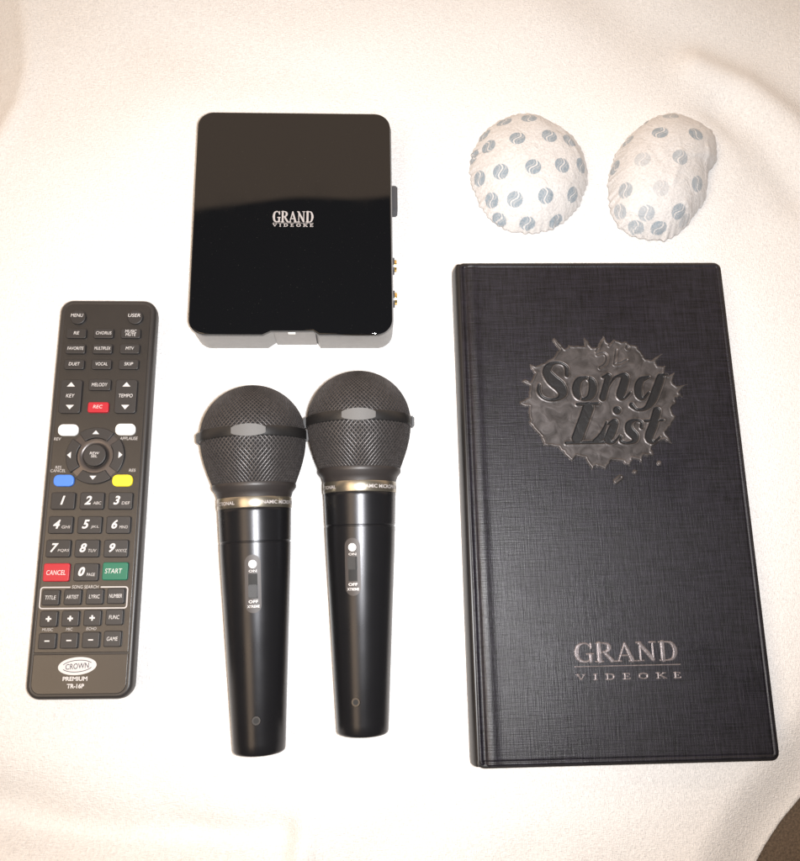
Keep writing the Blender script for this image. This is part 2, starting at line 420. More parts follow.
# bottom-right: the cloth's own edge, curving down to the upholstery
s2 = side([(722, 965), (760, 880), (776, 851), (790, 829), (803, 812), (832, 776), (880, 700), (960, 640)])
if s2[ny//2, nx//2] > 0: s2 = -s2     # negative on the cloth's side
Z -= .010*sstep(-.030, -.001, s2)
Z -= 2.5*np.clip(s2, 0, .03)          # the edge turns down and under
keep = np.ones_like(Z, bool)
me = relief(X, Y, Z, keep, name='cloth')
cloth = link('tablecloth', me, M['cloth']); tag(cloth, kind='structure')
sol = cloth.modifiers.new('thickness', 'SOLIDIFY'); sol.thickness = .0012; sol.offset = -1
# upholstery / table below
gx, gy = np.meshgrid(np.linspace(-1.2, 1.2, 60), np.linspace(-1.2, 1.2, 60))
under = link('ground', relief(gx, gy, np.full_like(gx, -.160), np.ones_like(gx, bool)), M['table']); tag(under, kind='structure')
c = P(800, 861, 0)
bm = prism(rrect(.50, .62, .05, 8, c.x-.20, c.y+.23), -.158, -.0145, .012, 4)
o = link('cushion', bm_mesh(bm, smooth=True), M['table']); o.name = 'seat_surface'; tag(o, kind='structure')

# =================================================================== VIDEOKE PLAYER BOX
bx, by, bth, bw, bh = -.0357, .1198, .0043, .0959, .1181
BOX = empty('karaoke_player', frame_at(bx, by, 0, bth))
tag(BOX, 'square black karaoke player with glossy lid and silver base, above the microphones', 'media player')
Bi = WM[BOX.name].inverted()
def L_(Mi, u, v, z): return Mi @ P(u, v, z)
def box_outline(w, h, r, n0, n1, n2, n3, dep, ex=0.):
    """rounded rectangle with a trapezoid notch in the near edge"""
    pts = []
    for qx, qy, a0 in ((1, 1, 0), (-1, 1, 90), (-1, -1, 180)):
        for i in range(13):
            a = math.radians(a0+90*i/12); pts.append((qx*(w/2-r)+r*math.cos(a)+(ex if qx > 0 else 0), qy*(h/2-r)+r*math.sin(a)))
    pts += [(n0, -h/2), (n1, -h/2+dep), (n2, -h/2+dep), (n3, -h/2)]
    for i in range(13):
        a = math.radians(270+90*i/12); pts.append(((w/2-r)+r*math.cos(a)+ex, -(h/2-r)+r*math.sin(a)))
    return pts
ztop, zlid = .022, .0192
n0, n1, n2, n3 = [L_(Bi, u, 334, ztop).x for u in (262, 270.5, 313, 319)]
lid = link('lid', bm_mesh(prism(box_outline(bw, bh, .0078, n0, n1, n2, n3, .0019), zlid, ztop, .0005, 3)), M['gloss'], BOX); shade_auto(lid)
m0, m1, m2, m3 = [L_(Bi, u, 348, .0).x for u in (270.5, 277, 315.5, 318.5)]
bm = prism(box_outline(bw-.0008, bh-.0008, .0078, n0+.0006, n1+.0016, n2+.0003, n3-.0002, .0034, .0010), .0012, zlid-.0002, .0001, 1)
base = link('base', bm_mesh(bm), M['silver'], BOX); shade_auto(base)
bm = prism(box_outline(bw-.0030, bh-.0030, .0068, n0+.0006, n1+.0016, n2+.0003, n3-.0002, .0034, .0008), .0, .0012)
link('foot_plate', bm_mesh(bm), M['dark_metal'], BOX)
# recess face inside the notch
bm = prism([(n1+.0012, -bh/2+.0022), (n2+.0008, -bh/2+.0022), (n2+.0008, -bh/2+.0036), (n1+.0012, -bh/2+.0036)], .0010, zlid-.0004, .0002, 1)
link('front_panel', bm_mesh(bm), M['silver_dark'], BOX)
q = L_(Bi, 291.7, 333, zlid)
bm = prism(rrect(.0036, .0008, .00039, 4, q.x, -bh/2+.0019), zlid-.0016, zlid-.0003, .0001, 1); link('led', bm_mesh(bm), M['led'], BOX)
# right side: power switch, two gold sockets
def xcyl(y, z, r, x0, x1, ri=0, seg=24):
    bm = bmesh.new(); m = Matrix.Translation(((x0+x1)/2, y, z)) @ Matrix.Rotation(math.pi/2, 4, 'Y')
    bmesh.ops.create_cone(bm, cap_ends=True, segments=seg, radius1=r, radius2=r, depth=x1-x0, matrix=m)
    return bm
xr = bw/2+.0008
y0, y1 = L_(Bi, 395, 187, .015).y, L_(Bi, 395, 211, .015).y
bm = bmesh.new(); bmesh.ops.create_cube(bm, size=1, matrix=Matrix.Translation((xr+.0012, (y0+y1)/2, .0125)) @ Matrix.Diagonal((.0030, y0-y1, .0085, 1)))
bmesh.ops.bevel(bm, geom=list(bm.edges), offset=.0006, segments=2, affect='EDGES')
o = link('power_switch', bm_mesh(bm), M['dark_metal'], BOX); shade_auto(o)
for v in (265, 298):
    y = L_(Bi, 393, v, .012).y
    o = link('socket', bm_mesh(xcyl(y, .0105, .0042, xr-.0012, xr+.0008)), M['dark_metal'], BOX)
    g = link('gold_ring', bm_mesh(xcyl(y+.0002, .0105, .0030, xr-.0012, xr+.0019)), M['gold'], o)
    link('pin_hole', bm_mesh(xcyl(y+.0002, .0105, .0014, xr, xr+.00195)), M['mic_seam'], g)
# printed logo
zl = ztop+.00003
a, b_ = L_(Bi, 272.8, 222.3, zl), L_(Bi, 313.7, 211.4, zl); c_, d_ = L_(Bi, 273, 226.3, zl), L_(Bi, 314, 221.6, zl)
gx, gy = np.meshgrid(np.arange(a.x-.001, b_.x+.001, .00011), np.arange(c_.y-.001, b_.y+.001, .00011))
sd = sd_capsules(gx, gy, serif_line('GRAND', a.x, b_.x, a.y+.0002, b_.y, .05, 1.2))
o = link('logo_word', relief(gx, gy, np.full_like(gx, zl), sd < 0), M['ink_grey'], BOX)
sd = sd_capsules(gx, gy, serif_line('VIDEOKE', a.x, b_.x, c_.y, a.y-.0007, .42, 1.25))
o = link('logo_subline', relief(gx, gy, np.full_like(gx, zl), sd < 0), M['ink_grey'], BOX)
bm = prism([(a.x, a.y-.00032), (b_.x, a.y-.00032), (b_.x, a.y-.00018), (a.x, a.y-.00018)], zl-.00002, zl)
link('logo_rule', bm_mesh(bm), M['ink_grey'], BOX)

# =================================================================== REMOTE CONTROL
rx, ry, rth, rw, rh = -.1229, -.0112, .0001, .0452, .1828
RZ = .016
REM = empty('remote_control', frame_at(rx, ry, 0, rth))
tag(REM, 'long dark grey remote control with coloured keys, left of the microphones', 'remote control')
Ri = WM[REM.name].inverted()
# shell: lofted rounded rectangles (z, inset)
def loft(w, h, r, levels, seg=8, cap=True):
    bm = bmesh.new(); rings = []
    for z, ins in levels:
        rings.append([bm.verts.new((x, y, z)) for x, y in rrect(w-2*ins, h-2*ins, max(r-ins, .0004), seg)])
    n = len(rings[0])
    for A, B in zip(rings[:-1], rings[1:]):
        for i in range(n): bm.faces.new((A[i], A[(i+1) % n], B[(i+1) % n], B[i]))
    if cap: bm.faces.new(rings[-1]); bm.faces.new(rings[0][::-1])
    bmesh.ops.recalc_face_normals(bm, faces=bm.faces)
    return bm
o = link('shell', bm_mesh(loft(rw, rh, .0062, [(0, .006), (.0008, .0035), (.003, .0016), (.007, .0006), (.0095, .0003), (.0098, .0006), (.0102, .0006), (.0105, 0), (.0138, 0), (.0150, .0004), (.0156, .0011), (.0158, .0018), (.0157, .0022)])), M['remote'], REM); shade_auto(o, 50)
seam_y = L_(Ri, 80, 653.5, RZ).y
top_y = rh/2-.0022; bot_y = -rh/2+.0022; fw = rw-.0048
def faceplate(y0, y1, r0, r1, name):
    pts = []
    for qx, qy, a0, r in ((1, 1, 0, r1), (-1, 1, 90, r1), (-1, -1, 180, r0), (1, -1, 270, r0)):
        for i in range(7):
            a = math.radians(a0+15*i); yy = y1-r if qy > 0 else y0+r
            pts.append((qx*(fw/2-r)+r*math.cos(a), yy+r*math.sin(a)))
    o = link(name, bm_mesh(prism(pts, .0150, RZ, .00035, 3)), M['remote_face'], REM); shade_auto(o, 50); return o
faceplate(seam_y+.0003, top_y, .0003, .0042, 'face_plate')
faceplate(bot_y, seam_y-.0003, .0042, .0003, 'logo_panel')

KT = .0013   # key height over the face
def key_local(u, v, k=0): return L_(Ri, u, v, RZ+KT+k)
PX = .385/850*1.0  # metres per photo pixel near the remote
def legend(parent, s, u, v, w=None, h=None, z=None, shear=.12, bold=.0, mat='ink', line=.8, name='legend'):
    z = RZ+KT+.00004 if z is None else z
    me = text_mesh(s, w*.94*PX if w else None, h*.92*PX if h else None, shear, bold, line=line)
    q = L_(Ri, u, v, z); me.transform(Matrix.Translation(q))
    return link(name, me, M[mat], parent)
def key(u, v, w, h, r=.0010, mat='rubber', name='key', kt=KT):
    q = L_(Ri, u, v, RZ+kt)
    bm = prism(rrect(w*PX, h*PX, min(r, h*PX*.49), 5, q.x, q.y), RZ-.0004, RZ+kt, .00035, 3)
    o = link(name, bm_mesh(bm), M[mat], REM); shade_auto(o, 50)
    return o
def tri(parent, u, v, s, d):
    q = key_local(u, v, .00004); s *= PX
    p = [(-1, -.55), (1, -.55), (0, .6)]
    p = [(x*s, y*s) for x, y in p]
    if d == 'd': p = [(x, -y) for x, y in p]
    if d == 'l': p = [(-y, x) for x, y in p]
    if d == 'r': p = [(y, -x) for x, y in p]
    me = mesh_from('tri', [(q.x+x, q.y+y, q.z) for x, y in p], [(0, 1, 2)] if d not in ('d',) else [(0, 2, 1)])
    return link('arrow', me, M['ink'], parent)
# round keys
for s, u, v, tu, tv in (('MENU', 77.8, 316.8, 77, 315.2), ('USER', 135.0, 316.8, 134.3, 315.2)):
    o = key(u, v, 16, 16, .0099); legend(o, s, tu, tv, 13.5, 4)
for row, (v, us, ss, ws) in enumerate((
        (333.2, (76.2, 103.4, 130.5), ('RE', 'CHORUS', 'MUSIC\nMUTE'), (6, 17, 12.5)),
        (348.6, (75.2, 102.2, 129.5), ('FAVORITE', 'MULTIPLEX', 'MTV'), (17.5, 17.5, 9)),
        (364.2, (74.0, 101.2, 128.4), ('DUET', 'VOCAL', 'SKIP'), (12, 13, 9.5)))):
    for u, s, w in zip(us, ss, ws):
        o = key(u, v, 20.5, 10.8); legend(o, s, u+.3, v-.4, w, 7.6 if '\n' in s else 3.7)
# rockers
for u, s, w in ((70.3, 'KEY', 9), (125.7, 'TEMPO', 15)):
    o = key(u, 396.2, 22, 36, .0014, name='rocker_key'); tri(o, u+.8, 384.4, 4.1, 'u'); tri(o, u-.6, 407.0, 4.1, 'd'); legend(o, s, u, 395.6, w, 4)
o = key(99.6, 384.6, 22.5, 12.2); legend(o, 'MELODY', 99.6, 384.6, 17, 4)
o = key(98, 407.2, 21, 11, .0010, 'red'); tag(o, 'red key near the top of the remote'); legend(o, 'REC', 97.8, 406.6, 10, 3.8)
# coloured pill keys
for u, v, m in ((67.9, 429.8, 'white_key'), (125.1, 429.2, 'white_key'), (63.5, 480.4, 'blue'), (122.2, 480.4, 'yellow')):
    o = key(u, v, 20, 11.8, .0022, m); tag(o, {'white_key': 'white pill key', 'blue': 'blue pill key', 'yellow': 'yellow pill key'}[m])
# navigation cluster
nc = key_local(94.8, 455.4)
def disc(r0, r1, a0, a1, z0, z1, bev, seg=18, cx=nc.x, cy=nc.y):
    A = [math.radians(a0+(a1-a0)*i/seg) for i in range(seg+1)]
    pts = [(cx+r1*math.cos(a), cy+r1*math.sin(a)) for a in A]
    if r0 > 0: pts += [(cx+r0*math.cos(a), cy+r0*math.sin(a)) for a in A[::-1]]
    else: pts = pts[:-1]
    return prism(pts, z0, z1, bev, 3)
bm = bmesh.new()
n = 48; rings = []
for r, z in ((11.6*PX, RZ-.0002), (12.0*PX, RZ+.0003), (15*PX, RZ+.0007), (17.6*PX, RZ+.0006), (18*PX, RZ-.0002)):
    rings.append([bm.verts.new((nc.x+r*math.cos(2*math.pi*i/n), nc.y+r*math.sin(2*math.pi*i/n), z)) for i in range(n)])
for A, B in zip(rings[:-1], rings[1:]):
    for i in range(n): bm.faces.new((A[i], B[i], B[(i+1) % n], A[(i+1) % n]))
for k in range(4):      # the four diagonal arms between the direction keys
    a = math.radians(45+90*k); ca, sa = math.cos(a), math.sin(a)
    lo, hi = [], []
    for rr, ww in ((16.5, 4.0), (26.5, 6.2), (26.5, -6.2), (16.5, -4.0)):
        x, y = nc.x+(rr*ca-ww*sa)*PX, nc.y+(rr*sa+ww*ca)*PX
        hi.append(bm.verts.new((x, y, RZ+.0006-(.0003 if rr > 20 else 0)))); lo.append(bm.verts.new((x, y, RZ-.0003)))
    bm.faces.new(hi[::-1])
    for i in range(4): bm.faces.new((hi[i], hi[(i+1) % 4], lo[(i+1) % 4], lo[i]))
bmesh.ops.recalc_face_normals(bm, faces=bm.faces)
o = link('navigation_ring', bm_mesh(bm), M['chrome_ring'], REM); shade_auto(o, 60)
for ac, d, u, v in ((90, 'u', 95.8, 432.3), (180, 'l', 69.0, 455), (0, 'r', 120.4, 454.8), (270, 'd', 92.8, 477.6)):
    o = link('direction_key', bm_mesh(disc(18.2*PX, 29.0*PX, ac-37, ac+37, RZ-.0004, RZ+KT, .0003)), M['rubber'], REM); shade_auto(o, 50)
    tri(o, u, v, 3.4, d)
o = link('select_key', bm_mesh(disc(0, 11.4*PX, 0, 360, RZ-.0004, RZ+KT+.0006, .0004, 36)), M['rubber'], REM); shade_auto(o, 50)
legend(o, 'REW\nSEL', 94.4, 454.6, 10, 6.2, RZ+KT+.00064)
fz = RZ+.00004
for s, u, v, w, h in (('REV', 57.5, 438.9, 7.5, 3.3), ('APPLAUSE', 128.8, 438.4, 19, 3.6), ('RES\nCANCEL', 58.2, 469.0, 16, 7.0), ('RES', 132.3, 470.3, 7, 3.2)):
    legend(REM, s, u, v, w, h, fz, mat='ink_soft', name='printed_word')
# numbers
for r, (v, us) in enumerate(((500.8, (62.8, 91.8, 120.4)), (524.8, (60.4, 89.4, 118.2)), (548.4, (58.0, 86.8, 115.8)))):
    for c, u in enumerate(us):
        k = r*3+c+1
        o = key(u, v, 23.5, 17.2, .0009, name='number_key')
        legend(o, str(k), u-(3.6 if k > 1 else 0), v-.6, None, 9.6, shear=.28, bold=.03, name='digit')
        s = ('', 'ABC', 'DEF', 'GHI', 'JKL', 'MNO', 'PQRS', 'TUV', 'WXYZ')[k-1]
        if s: legend(o, s, u+5.4, v+2.2, 3.0*len(s)-.4, 3.2, mat='ink_soft', name='letters')
o = key(56.2, 572.4, 25, 17.5, .0009, 'red'); tag(o, 'red key above the boxed row'); legend(o, 'CANCEL', 56.0, 572.6, 19.5, 5)
o = key(86.0, 572.2, 23.5, 17.2, .0009, name='number_key'); legend(o, '0', 81.6, 571.6, None, 9.6, shear=.28, bold=.045, name='digit'); legend(o, 'PAGE', 90.8, 574.6, 8.5, 3.2, name='letters')
o = key(115.0, 571.2, 24.5, 17.2, .0009, 'green'); tag(o, 'green key above the boxed row'); legend(o, 'START', 113.5, 571.0, 17.5, 5)
# boxed row
pa, pb, pc, pd = [L_(Ri, *q, fz) for q in ((40.3, 587.0), (128.8, 586.2), (126.8, 608.6), (38.6, 609.4))]
bm = bmesh.new()
cx, cy = (pa.x+pb.x+pc.x+pd.x)/4, (pa.y+pb.y+pc.y+pd.y)/4; fw_, fh_ = (pb.x-pa.x+pc.x-pd.x)/2, (pa.y-pd.y+pb.y-pc.y)/2
A = rrect(fw_, fh_, .0014, 5, cx, cy); B = rrect(fw_-.0011, fh_-.0011, .0009, 5, cx, cy)
va = [bm.verts.new((x, y, fz)) for x, y in A]; vb = [bm.verts.new((x, y, fz)) for x, y in B]
n = len(A)
for i in range(n): 
    p, q2 = A[i], A[(i+1) % n]
    if p[1] > cy+fh_*.45 and q2[1] > cy+fh_*.45 and abs(p[0]-q2[0]) > .02:      # the gap for the word in the top side
        for xa, xb in ((max(p[0], q2[0]), cx+15.5*PX), (cx-13.5*PX, min(p[0], q2[0]))):
            bm.faces.new([bm.verts.new((x, y, fz)) for x, y in ((xa, p[1]-.00055), (xa, p[1]), (xb, p[1]), (xb, p[1]-.00055))])
        continue
    bm.faces.new((va[i], va[(i+1) % n], vb[(i+1) % n], vb[i]))
bmesh.ops.recalc_face_normals(bm, faces=bm.faces)
link('printed_frame', bm_mesh(bm), M['ink_soft'], REM)
legend(REM, 'SONG SEARCH', cx/PX*0+85.3, 586.9, 27, 3.4, fz, mat='ink_soft', name='printed_word')
for u, v, s, w in ((50.5, 597.6, 'TITLE', 11), (72.4, 597.0, 'ARTIST', 12.5), (94.4, 596.6, 'LYRIC', 11), (115.6, 596.0, 'NUMBER', 13)):
    o = key(u, v, 16.5, 15, .0008); legend(o, s, u, v, w, 3.9)
for u, v, s in ((48.5, 619.0, '+'), (70.2, 618.6, '+'), (92.1, 618.0, '+'), (46.9, 641.2, '-'), (68.8, 640.6, '-'), (90.6, 640.0, '-')):
    o = key(u, v, 16.5, 15, .0008)
    if s == '+': legend(o, s, u, v, 5.5, 5.5, bold=.05, shear=0)
    else: legend(o, s, u, v, 5, 1.3, shear=0)
for u, v, s, w in ((114.2, 617.2, 'FUNC', 10.5), (112.2, 638.9, 'GAME', 11)):
    o = key(u, v, 16.5, 15, .0008); legend(o, s, u, v, w, 4)
for u, v, s, w in ((47.6, 629.7, 'MUSIC', 11), (69.4, 629.3, 'MIC', 6.5), (91.4, 628.7, 'ECHO', 10)):
    legend(REM, s, u, v, w, 3.0, fz, mat='ink_soft', name='printed_word')
# logo panel
q = L_(Ri, 77.3, 666.2, fz)
def ell(a, b, z, rot, n=48): return [(q.x+a*math.cos(t)*math.cos(rot)-b*math.sin(t)*math.sin(rot), q.y+a*math.cos(t)*math.sin(rot)+b*math.sin(t)*math.cos(rot), z) for t in [2*math.pi*i/n for i in range(n)]]
em = link('emblem', mesh_from('ell', ell(18*PX, 8.2*PX, fz, .07), [tuple(range(48))]), M['ink'], REM)
A = ell(14.6*PX, 5.7*PX, fz+.00003, .07); B = ell(13.8*PX, 5.0*PX, fz+.00003, .07)
link('emblem_line', mesh_from('el', A+B, [(i, (i+1) % 48, 48+(i+1) % 48, 48+i) for i in range(48) if 2 < i < 21 or 26 < i < 45]), M['ink_dark'], em)
me = text_mesh('CROWN', 22*PX, 5.2*PX, .1, .01); me.transform(Matrix.Translation((q.x, q.y, fz+.00003)) @ Matrix.Rotation(.07, 4, 'Z')); link('emblem_word', me, M['ink_dark'], em)
legend(REM, 'PREMIUM', 75.0, 678.9, 24.5, 4.2, fz, mat='ink', shear=0, bold=.03, name='printed_word')
legend(REM, 'TR-16P', 75.4, 686.2, 17, 4.6, fz, mat='ink', shear=0, bold=.03, name='printed_word')

# =================================================================== MICROPHONES
def mic_r(a):   # body radius (mm) at a
    return np.interp(a, (32.5, 55, 100, 136), (16.1, 15.3, 13.0, 11.15))
def make_mic(root):
    mmv = lambda pr: [(a*MM, r*MM) for a, r in pr]
    # ball profile
    def ball(a):
        if a < 0: return math.sqrt(max(23.6**2-a*a, 0))
        return np.interp(a, (0, 4, 8, 12, 16, 20, 23), (23.6, 23.4, 22.8, 21.8, 20.5, 19.0, 17.8))
    # perforated steel grille: rows of diamond openings
    rows = []
    for i in range(34): rows.append(-23.45*math.cos(math.radians(3+87*i/34)))
    rows += list(np.linspace(0, 22.6, 21)[1:])
    nc_ = 74; V = []; Fc = []
    def pt(a, th, k=0):
        r = float(ball(a))-k
        return (r*math.sin(th)*MM, -(a if k == 0 else a*(1-k/24))*MM, r*math.cos(th)*MM)
    st = 2*math.pi/nc_
    for i in range(0, len(rows)-2, 1):
        a0, a1, a2 = rows[i], rows[i+1], rows[i+2]
        off = .5 if i % 2 else 0
        for j in range(nc_):
            th = (j+off)*st
            outer = [(a0, th), (a1, th+st/2), (a2, th), (a1, th-st/2)]
            b0 = len(V)
            cr = ((a0+a2)/2, th)
            V += [pt(*p) for p in outer]
            for f, dp in ((.30, .06), (.38, .60)):
                for p in outer: V.append(pt(p[0]+(cr[0]-p[0])*f, p[1]+(cr[1]-p[1])*f, dp))
            for g in (0, 4):
                for k in range(4): Fc.append((b0+g+k, b0+g+(k+1) % 4, b0+g+4+(k+1) % 4, b0+g+4+k))
    me = mesh_from('grille', V, Fc, False)
    bm = bmesh.new(); bm.from_mesh(me); bmesh.ops.remove_doubles(bm, verts=bm.verts, dist=.00002); bmesh.ops.recalc_face_normals(bm, faces=bm.faces); bm.to_mesh(me); bm.free()
    gr = link('grille', me, M['grille'], root)
    pr = [(-22.6, .2)] + [(a, ball(a)-.75) for a in np.linspace(-22.5, 22.8, 40)]
    pr[1] = (-22.4, 5.2)
    link('foam_liner', lathe(mmv([(a, max(r, .2)) for a, r in pr]), 64), M['foam'], gr)
    # centre band with two locating tabs and the grey badge
    bd = link('centre_band', lathe(mmv([(-2.25, 23.3), (-2.15, 23.9), (-1.6, 24.15), (1.6, 24.15), (2.15, 23.9), (2.25, 23.2)]), 96, False, False), M['band'], root)
    for sgn in (-1, 1):
        bm = bmesh.new(); bmesh.ops.create_cube(bm, size=1, matrix=Matrix.Translation((sgn*24.2*MM, 0, 0)) @ Matrix.Diagonal((1.8*MM, 5.0*MM, 6*MM, 1)))
        bmesh.ops.bevel(bm, geom=list(bm.edges), offset=.6*MM, segments=2, affect='EDGES')
        o = link('band_tab', bm_mesh(bm), M['band'], bd); shade_auto(o, 40)
    # badge: elongated hexagon wrapped on the band
    def wrap(pts2, r0, r1):
        Vv = []
        for k in (r1, r0):
            for x, y in pts2: Vv.append((k*math.sin(x/k)*MM, y*MM, k*math.cos(x/k)*MM))
        return Vv
    hexp = [(-7.4, 1.2), (-6, 1.9), (-3, 2.5), (0, 2.7), (3, 2.5), (6, 1.9), (7.4, 1.2), (7.4, -1.2), (6, -1.9), (3, -2.5), (0, -2.7), (-3, -2.5), (-6, -1.9), (-7.4, -1.2)]
    n = len(hexp); Vv = wrap(hexp, 24.1, 24.85)
    top_f = [(i, i+1, n-2-i, n-1-i) for i in range(6)]
    me = mesh_from('badge', Vv, [tuple(f[::-1]) for f in top_f]+[(i, n+i, n+(i+1) % n, (i+1) % n) for i in range(n)])
    bm = bmesh.new(); bm.from_mesh(me); bmesh.ops.recalc_face_normals(bm, faces=bm.faces); bm.to_mesh(me); bm.free()
    o = link('badge', me, M['badge'], bd); shade_auto(o, 50)
    # collar, ring, body
    link('collar', lathe(mmv([(21.4, 18.4), (22.2, 18.6), (23.2, 18.5), (25.2, 17.0), (26.8, 16.5), (27.6, 16.3)]), 96, False, False), M['mic_collar'], root)
    rg = link('ring', lathe(mmv([(27.5, 16.0), (27.6, 16.35), (28.0, 16.5), (32.0, 16.45), (32.3, 16.3), (32.4, 16.0)]), 128, False, False), M['champagne'], root)
    def wrap_text(s, xc, yc, w, h, r, mat, par, name, bold=.01, cone=0.):
        me = text_mesh(s, w*MM, h*MM, 0, bold)
        for v in me.vertices:
            x, y = v.co.x/MM+xc, v.co.y/MM+yc
            rr = r(-y) if callable(r) else r
            v.co = (rr*math.sin(x/rr)*MM, y*MM, rr*math.cos(x/rr)*MM)
        return link(name, me, M[mat], par)
    wrap_text('DYNAMIC MICROPHONE', 14.5, -30.1, 26, 1.6, 16.52, 'ink_grey', rg, 'ring_word', .02)
    wrap_text('UNIDIRECTIONAL', -17.5, -30.1, 20, 1.5, 16.52, 'ink_grey', rg, 'ring_word', .02)
    prof = [(32.3, 15.4), (32.4, 16.0), (32.8, 16.2)] + [(a, float(mic_r(a))) for a in np.linspace(34, 46.4, 5)]
    prof += [(46.7, float(mic_r(46.5))-.28), (47.0, float(mic_r(47))-.28), (47.3, float(mic_r(47.2)))]
    prof += [(a, float(mic_r(a))) for a in np.linspace(49, 134.6, 24)] + [(135.4, 10.9), (135.8, 10.3), (135.8, 9.0), (133.5, 8.7)]
    link('handle', lathe(mmv(prof), 128), M['mic_body'], root)
    link('cable_socket', lathe(mmv([(133.4, 8.6), (133.7, 8.6)]), 32), M['mic_seam'], root)
    # switch plate: stadium wrapped on the handle
    sy0, sy1, sw = 52.3, 76.8, 3.35
    outl = []
    for k in range(13): a = math.pi*k/12; outl.append((sw*math.cos(a), -(sy0+sw)+sw*math.sin(a)))
    for k in range(13): a = math.pi+math.pi*k/12; outl.append((sw*math.cos(a), -(sy1-sw)+sw*math.sin(a)))
    def plate(outline, dr0, dr1, mat, par, name, smooth=True):
        # cross strips so the plate bends with the handle
        ys_ = sorted(set(round(y, 5) for _, y in outline)); bm = bmesh.new(); prev = None
        half = lambda y: max((abs(x) for x, yy in outline if abs(yy-y) < 1e-4), default=0)
        ny_ = []
        for a, b in zip(ys_[:-1], ys_[1:]): ny_.append((a, half(a)))
        ny_.append((ys_[-1], half(ys_[-1])))
        K = 8; rowsv = []
        for y, hw in ny_:
            r = float(mic_r(-y)); hw = max(hw, .02); rowt = []
            for k in range(K+1):
                x = -hw+2*hw*k/K; rowt.append(bm.verts.new(((r+dr1)*math.sin(x/r)*MM, y*MM, (r+dr1)*math.cos(x/r)*MM)))
            lo = [bm.verts.new(((r+dr0)*math.sin(x/r)*MM, y*MM, (r+dr0)*math.cos(x/r)*MM)) for x in (-hw, hw)]
            rowsv.append((rowt, lo))
        for (A, la), (B, lb) in zip(rowsv[:-1], rowsv[1:]):
            for k in range(K): bm.faces.new((A[k], A[k+1], B[k+1], B[k]))
            bm.faces.new((la[0], A[0], B[0], lb[0])); bm.faces.new((A[K], la[1], lb[1], B[K]))
        bmesh.ops.recalc_face_normals(bm, faces=bm.faces)
        o = link(name, bm_mesh(bm), M[mat], par); shade_auto(o, 40); return o
    sp = plate(outl, -.3, .28, 'switch_plate', root, 'switch_plate')
    box_o = lambda w, a0, a1: [(-w, -a0), (w, -a0), (-w, -a1), (w, -a1)]
    plate(box_o(1.9, 60.3, 70.6), .25, .32, 'mic_seam', sp, 'slider_slot')
    rdot = lambda a: float(mic_r(a))+.33
    n = 24; yc = 56.3
    ring_ = [(1.75*math.cos(2*math.pi*i/n), 1.75*math.sin(2*math.pi*i/n)) for i in range(n)]
    dv = [(rdot(yc)*math.sin(x/rdot(yc))*MM, (-yc+y)*MM, (rdot(yc-y)+.03)*math.cos(x/rdot(yc))*MM) for x, y in ring_+[(0, 0)]]
    link('white_dot', mesh_from('d', dv, [(i, (i+1) % n, n) for i in range(n)]), M['ink'], sp)
    wrap_text('ON', 0, -59.2, 3.4, 1.0, lambda a: float(mic_r(a))+.33, 'ink_soft', sp, 'switch_word', .02)
    wrap_text('OFF', 0, -72.0, 4.0, 1.25, lambda a: float(mic_r(a))+.33, 'ink', sp, 'switch_word', .02)
    wrap_text('XTREME', 0, -74.0, 5.2, 1.1, lambda a: float(mic_r(a))+.33, 'ink', sp, 'switch_word', .02)
    # slider (its own child so that each microphone can stand at its own position)
    bm = bmesh.new(); bmesh.ops.create_cube(bm, size=1, matrix=Matrix.Diagonal((3.9*MM, 5.4*MM, 1.5*MM, 1)))
    bmesh.ops.bevel(bm, geom=[e for e in bm.edges], offset=.35*MM, segments=2, affect='EDGES')
    for k in range(5): bmesh.ops.create_cube(bm, size=1, matrix=Matrix.Translation((0, (-1.6+.8*k)*MM, .8*MM)) @ Matrix.Diagonal((3.0*MM, .35*MM, .35*MM, 1)))
    sl = link('switch_slider', bm_mesh(bm), M['slider'], root); sl.location = (0, -67.6*MM, (float(mic_r(67.6))+.75)*MM); shade_auto(sl, 40)
    # locking screw
    a = 121; r = float(mic_r(a))
    bm = bmesh.new(); bmesh.ops.create_cone(bm, cap_ends=True, segments=24, radius1=2.0*MM, radius2=1.8*MM, depth=.5*MM, matrix=Matrix.Translation((0, -a*MM, (r+.02)*MM)))
    sx = link('locking_screw', bm_mesh(bm), M['screw'], root)
    bm = bmesh.new(); bmesh.ops.create_cone(bm, cap_ends=True, segments=24, radius1=1.15*MM, radius2=1.15*MM, depth=.2*MM, matrix=Matrix.Translation((0, -a*MM, (r+.24)*MM)))
    link('screw_recess', bm_mesh(bm), M['mic_seam'], sx)
    return root
def copy_tree(o, parent=None):
    c = o.copy(); COL.objects.link(c)
    if parent is not None: c.parent = parent
    for ch in o.children: copy_tree(ch, c)
    return c
ball_z, tail_z = .0250, .0113
def mic_matrix(b, t, roll):
    a = P(*b, ball_z); e = P(*t, tail_z); y = (a-e).normalized(); x = y.cross(Vector((0, 0, 1))).normalized(); z = x.cross(y)
    R = Matrix((x, y, z)).transposed().to_4x4()
    return Matrix.Translation(a) @ R @ Matrix.Rotation(roll, 4, 'Y')
mic = empty('microphone', Matrix.Identity(4)); make_mic(mic)
bpy.context.view_layer.update()
mic2 = copy_tree(mic)
mic.matrix_world = mic_matrix((253.4, 437.5), (259.3, 751.5), math.radians(2.0))
mic2.matrix_world = mic_matrix((359.0, 422.6), (362.8, 736), math.radians(-13))
for ch in mic2.children:
    if ch.name.startswith('centre_band'): ch.rotation_euler[1] = math.radians(13)
    if ch.name.startswith('switch_slider'): ch.location[1] = -63.0*MM; ch.location[2] = (float(mic_r(63.0))+.75)*MM
tag(mic, 'left black microphone with its switch slid down, nearer the remote control', 'microphone', 'pair of wired microphones side by side')
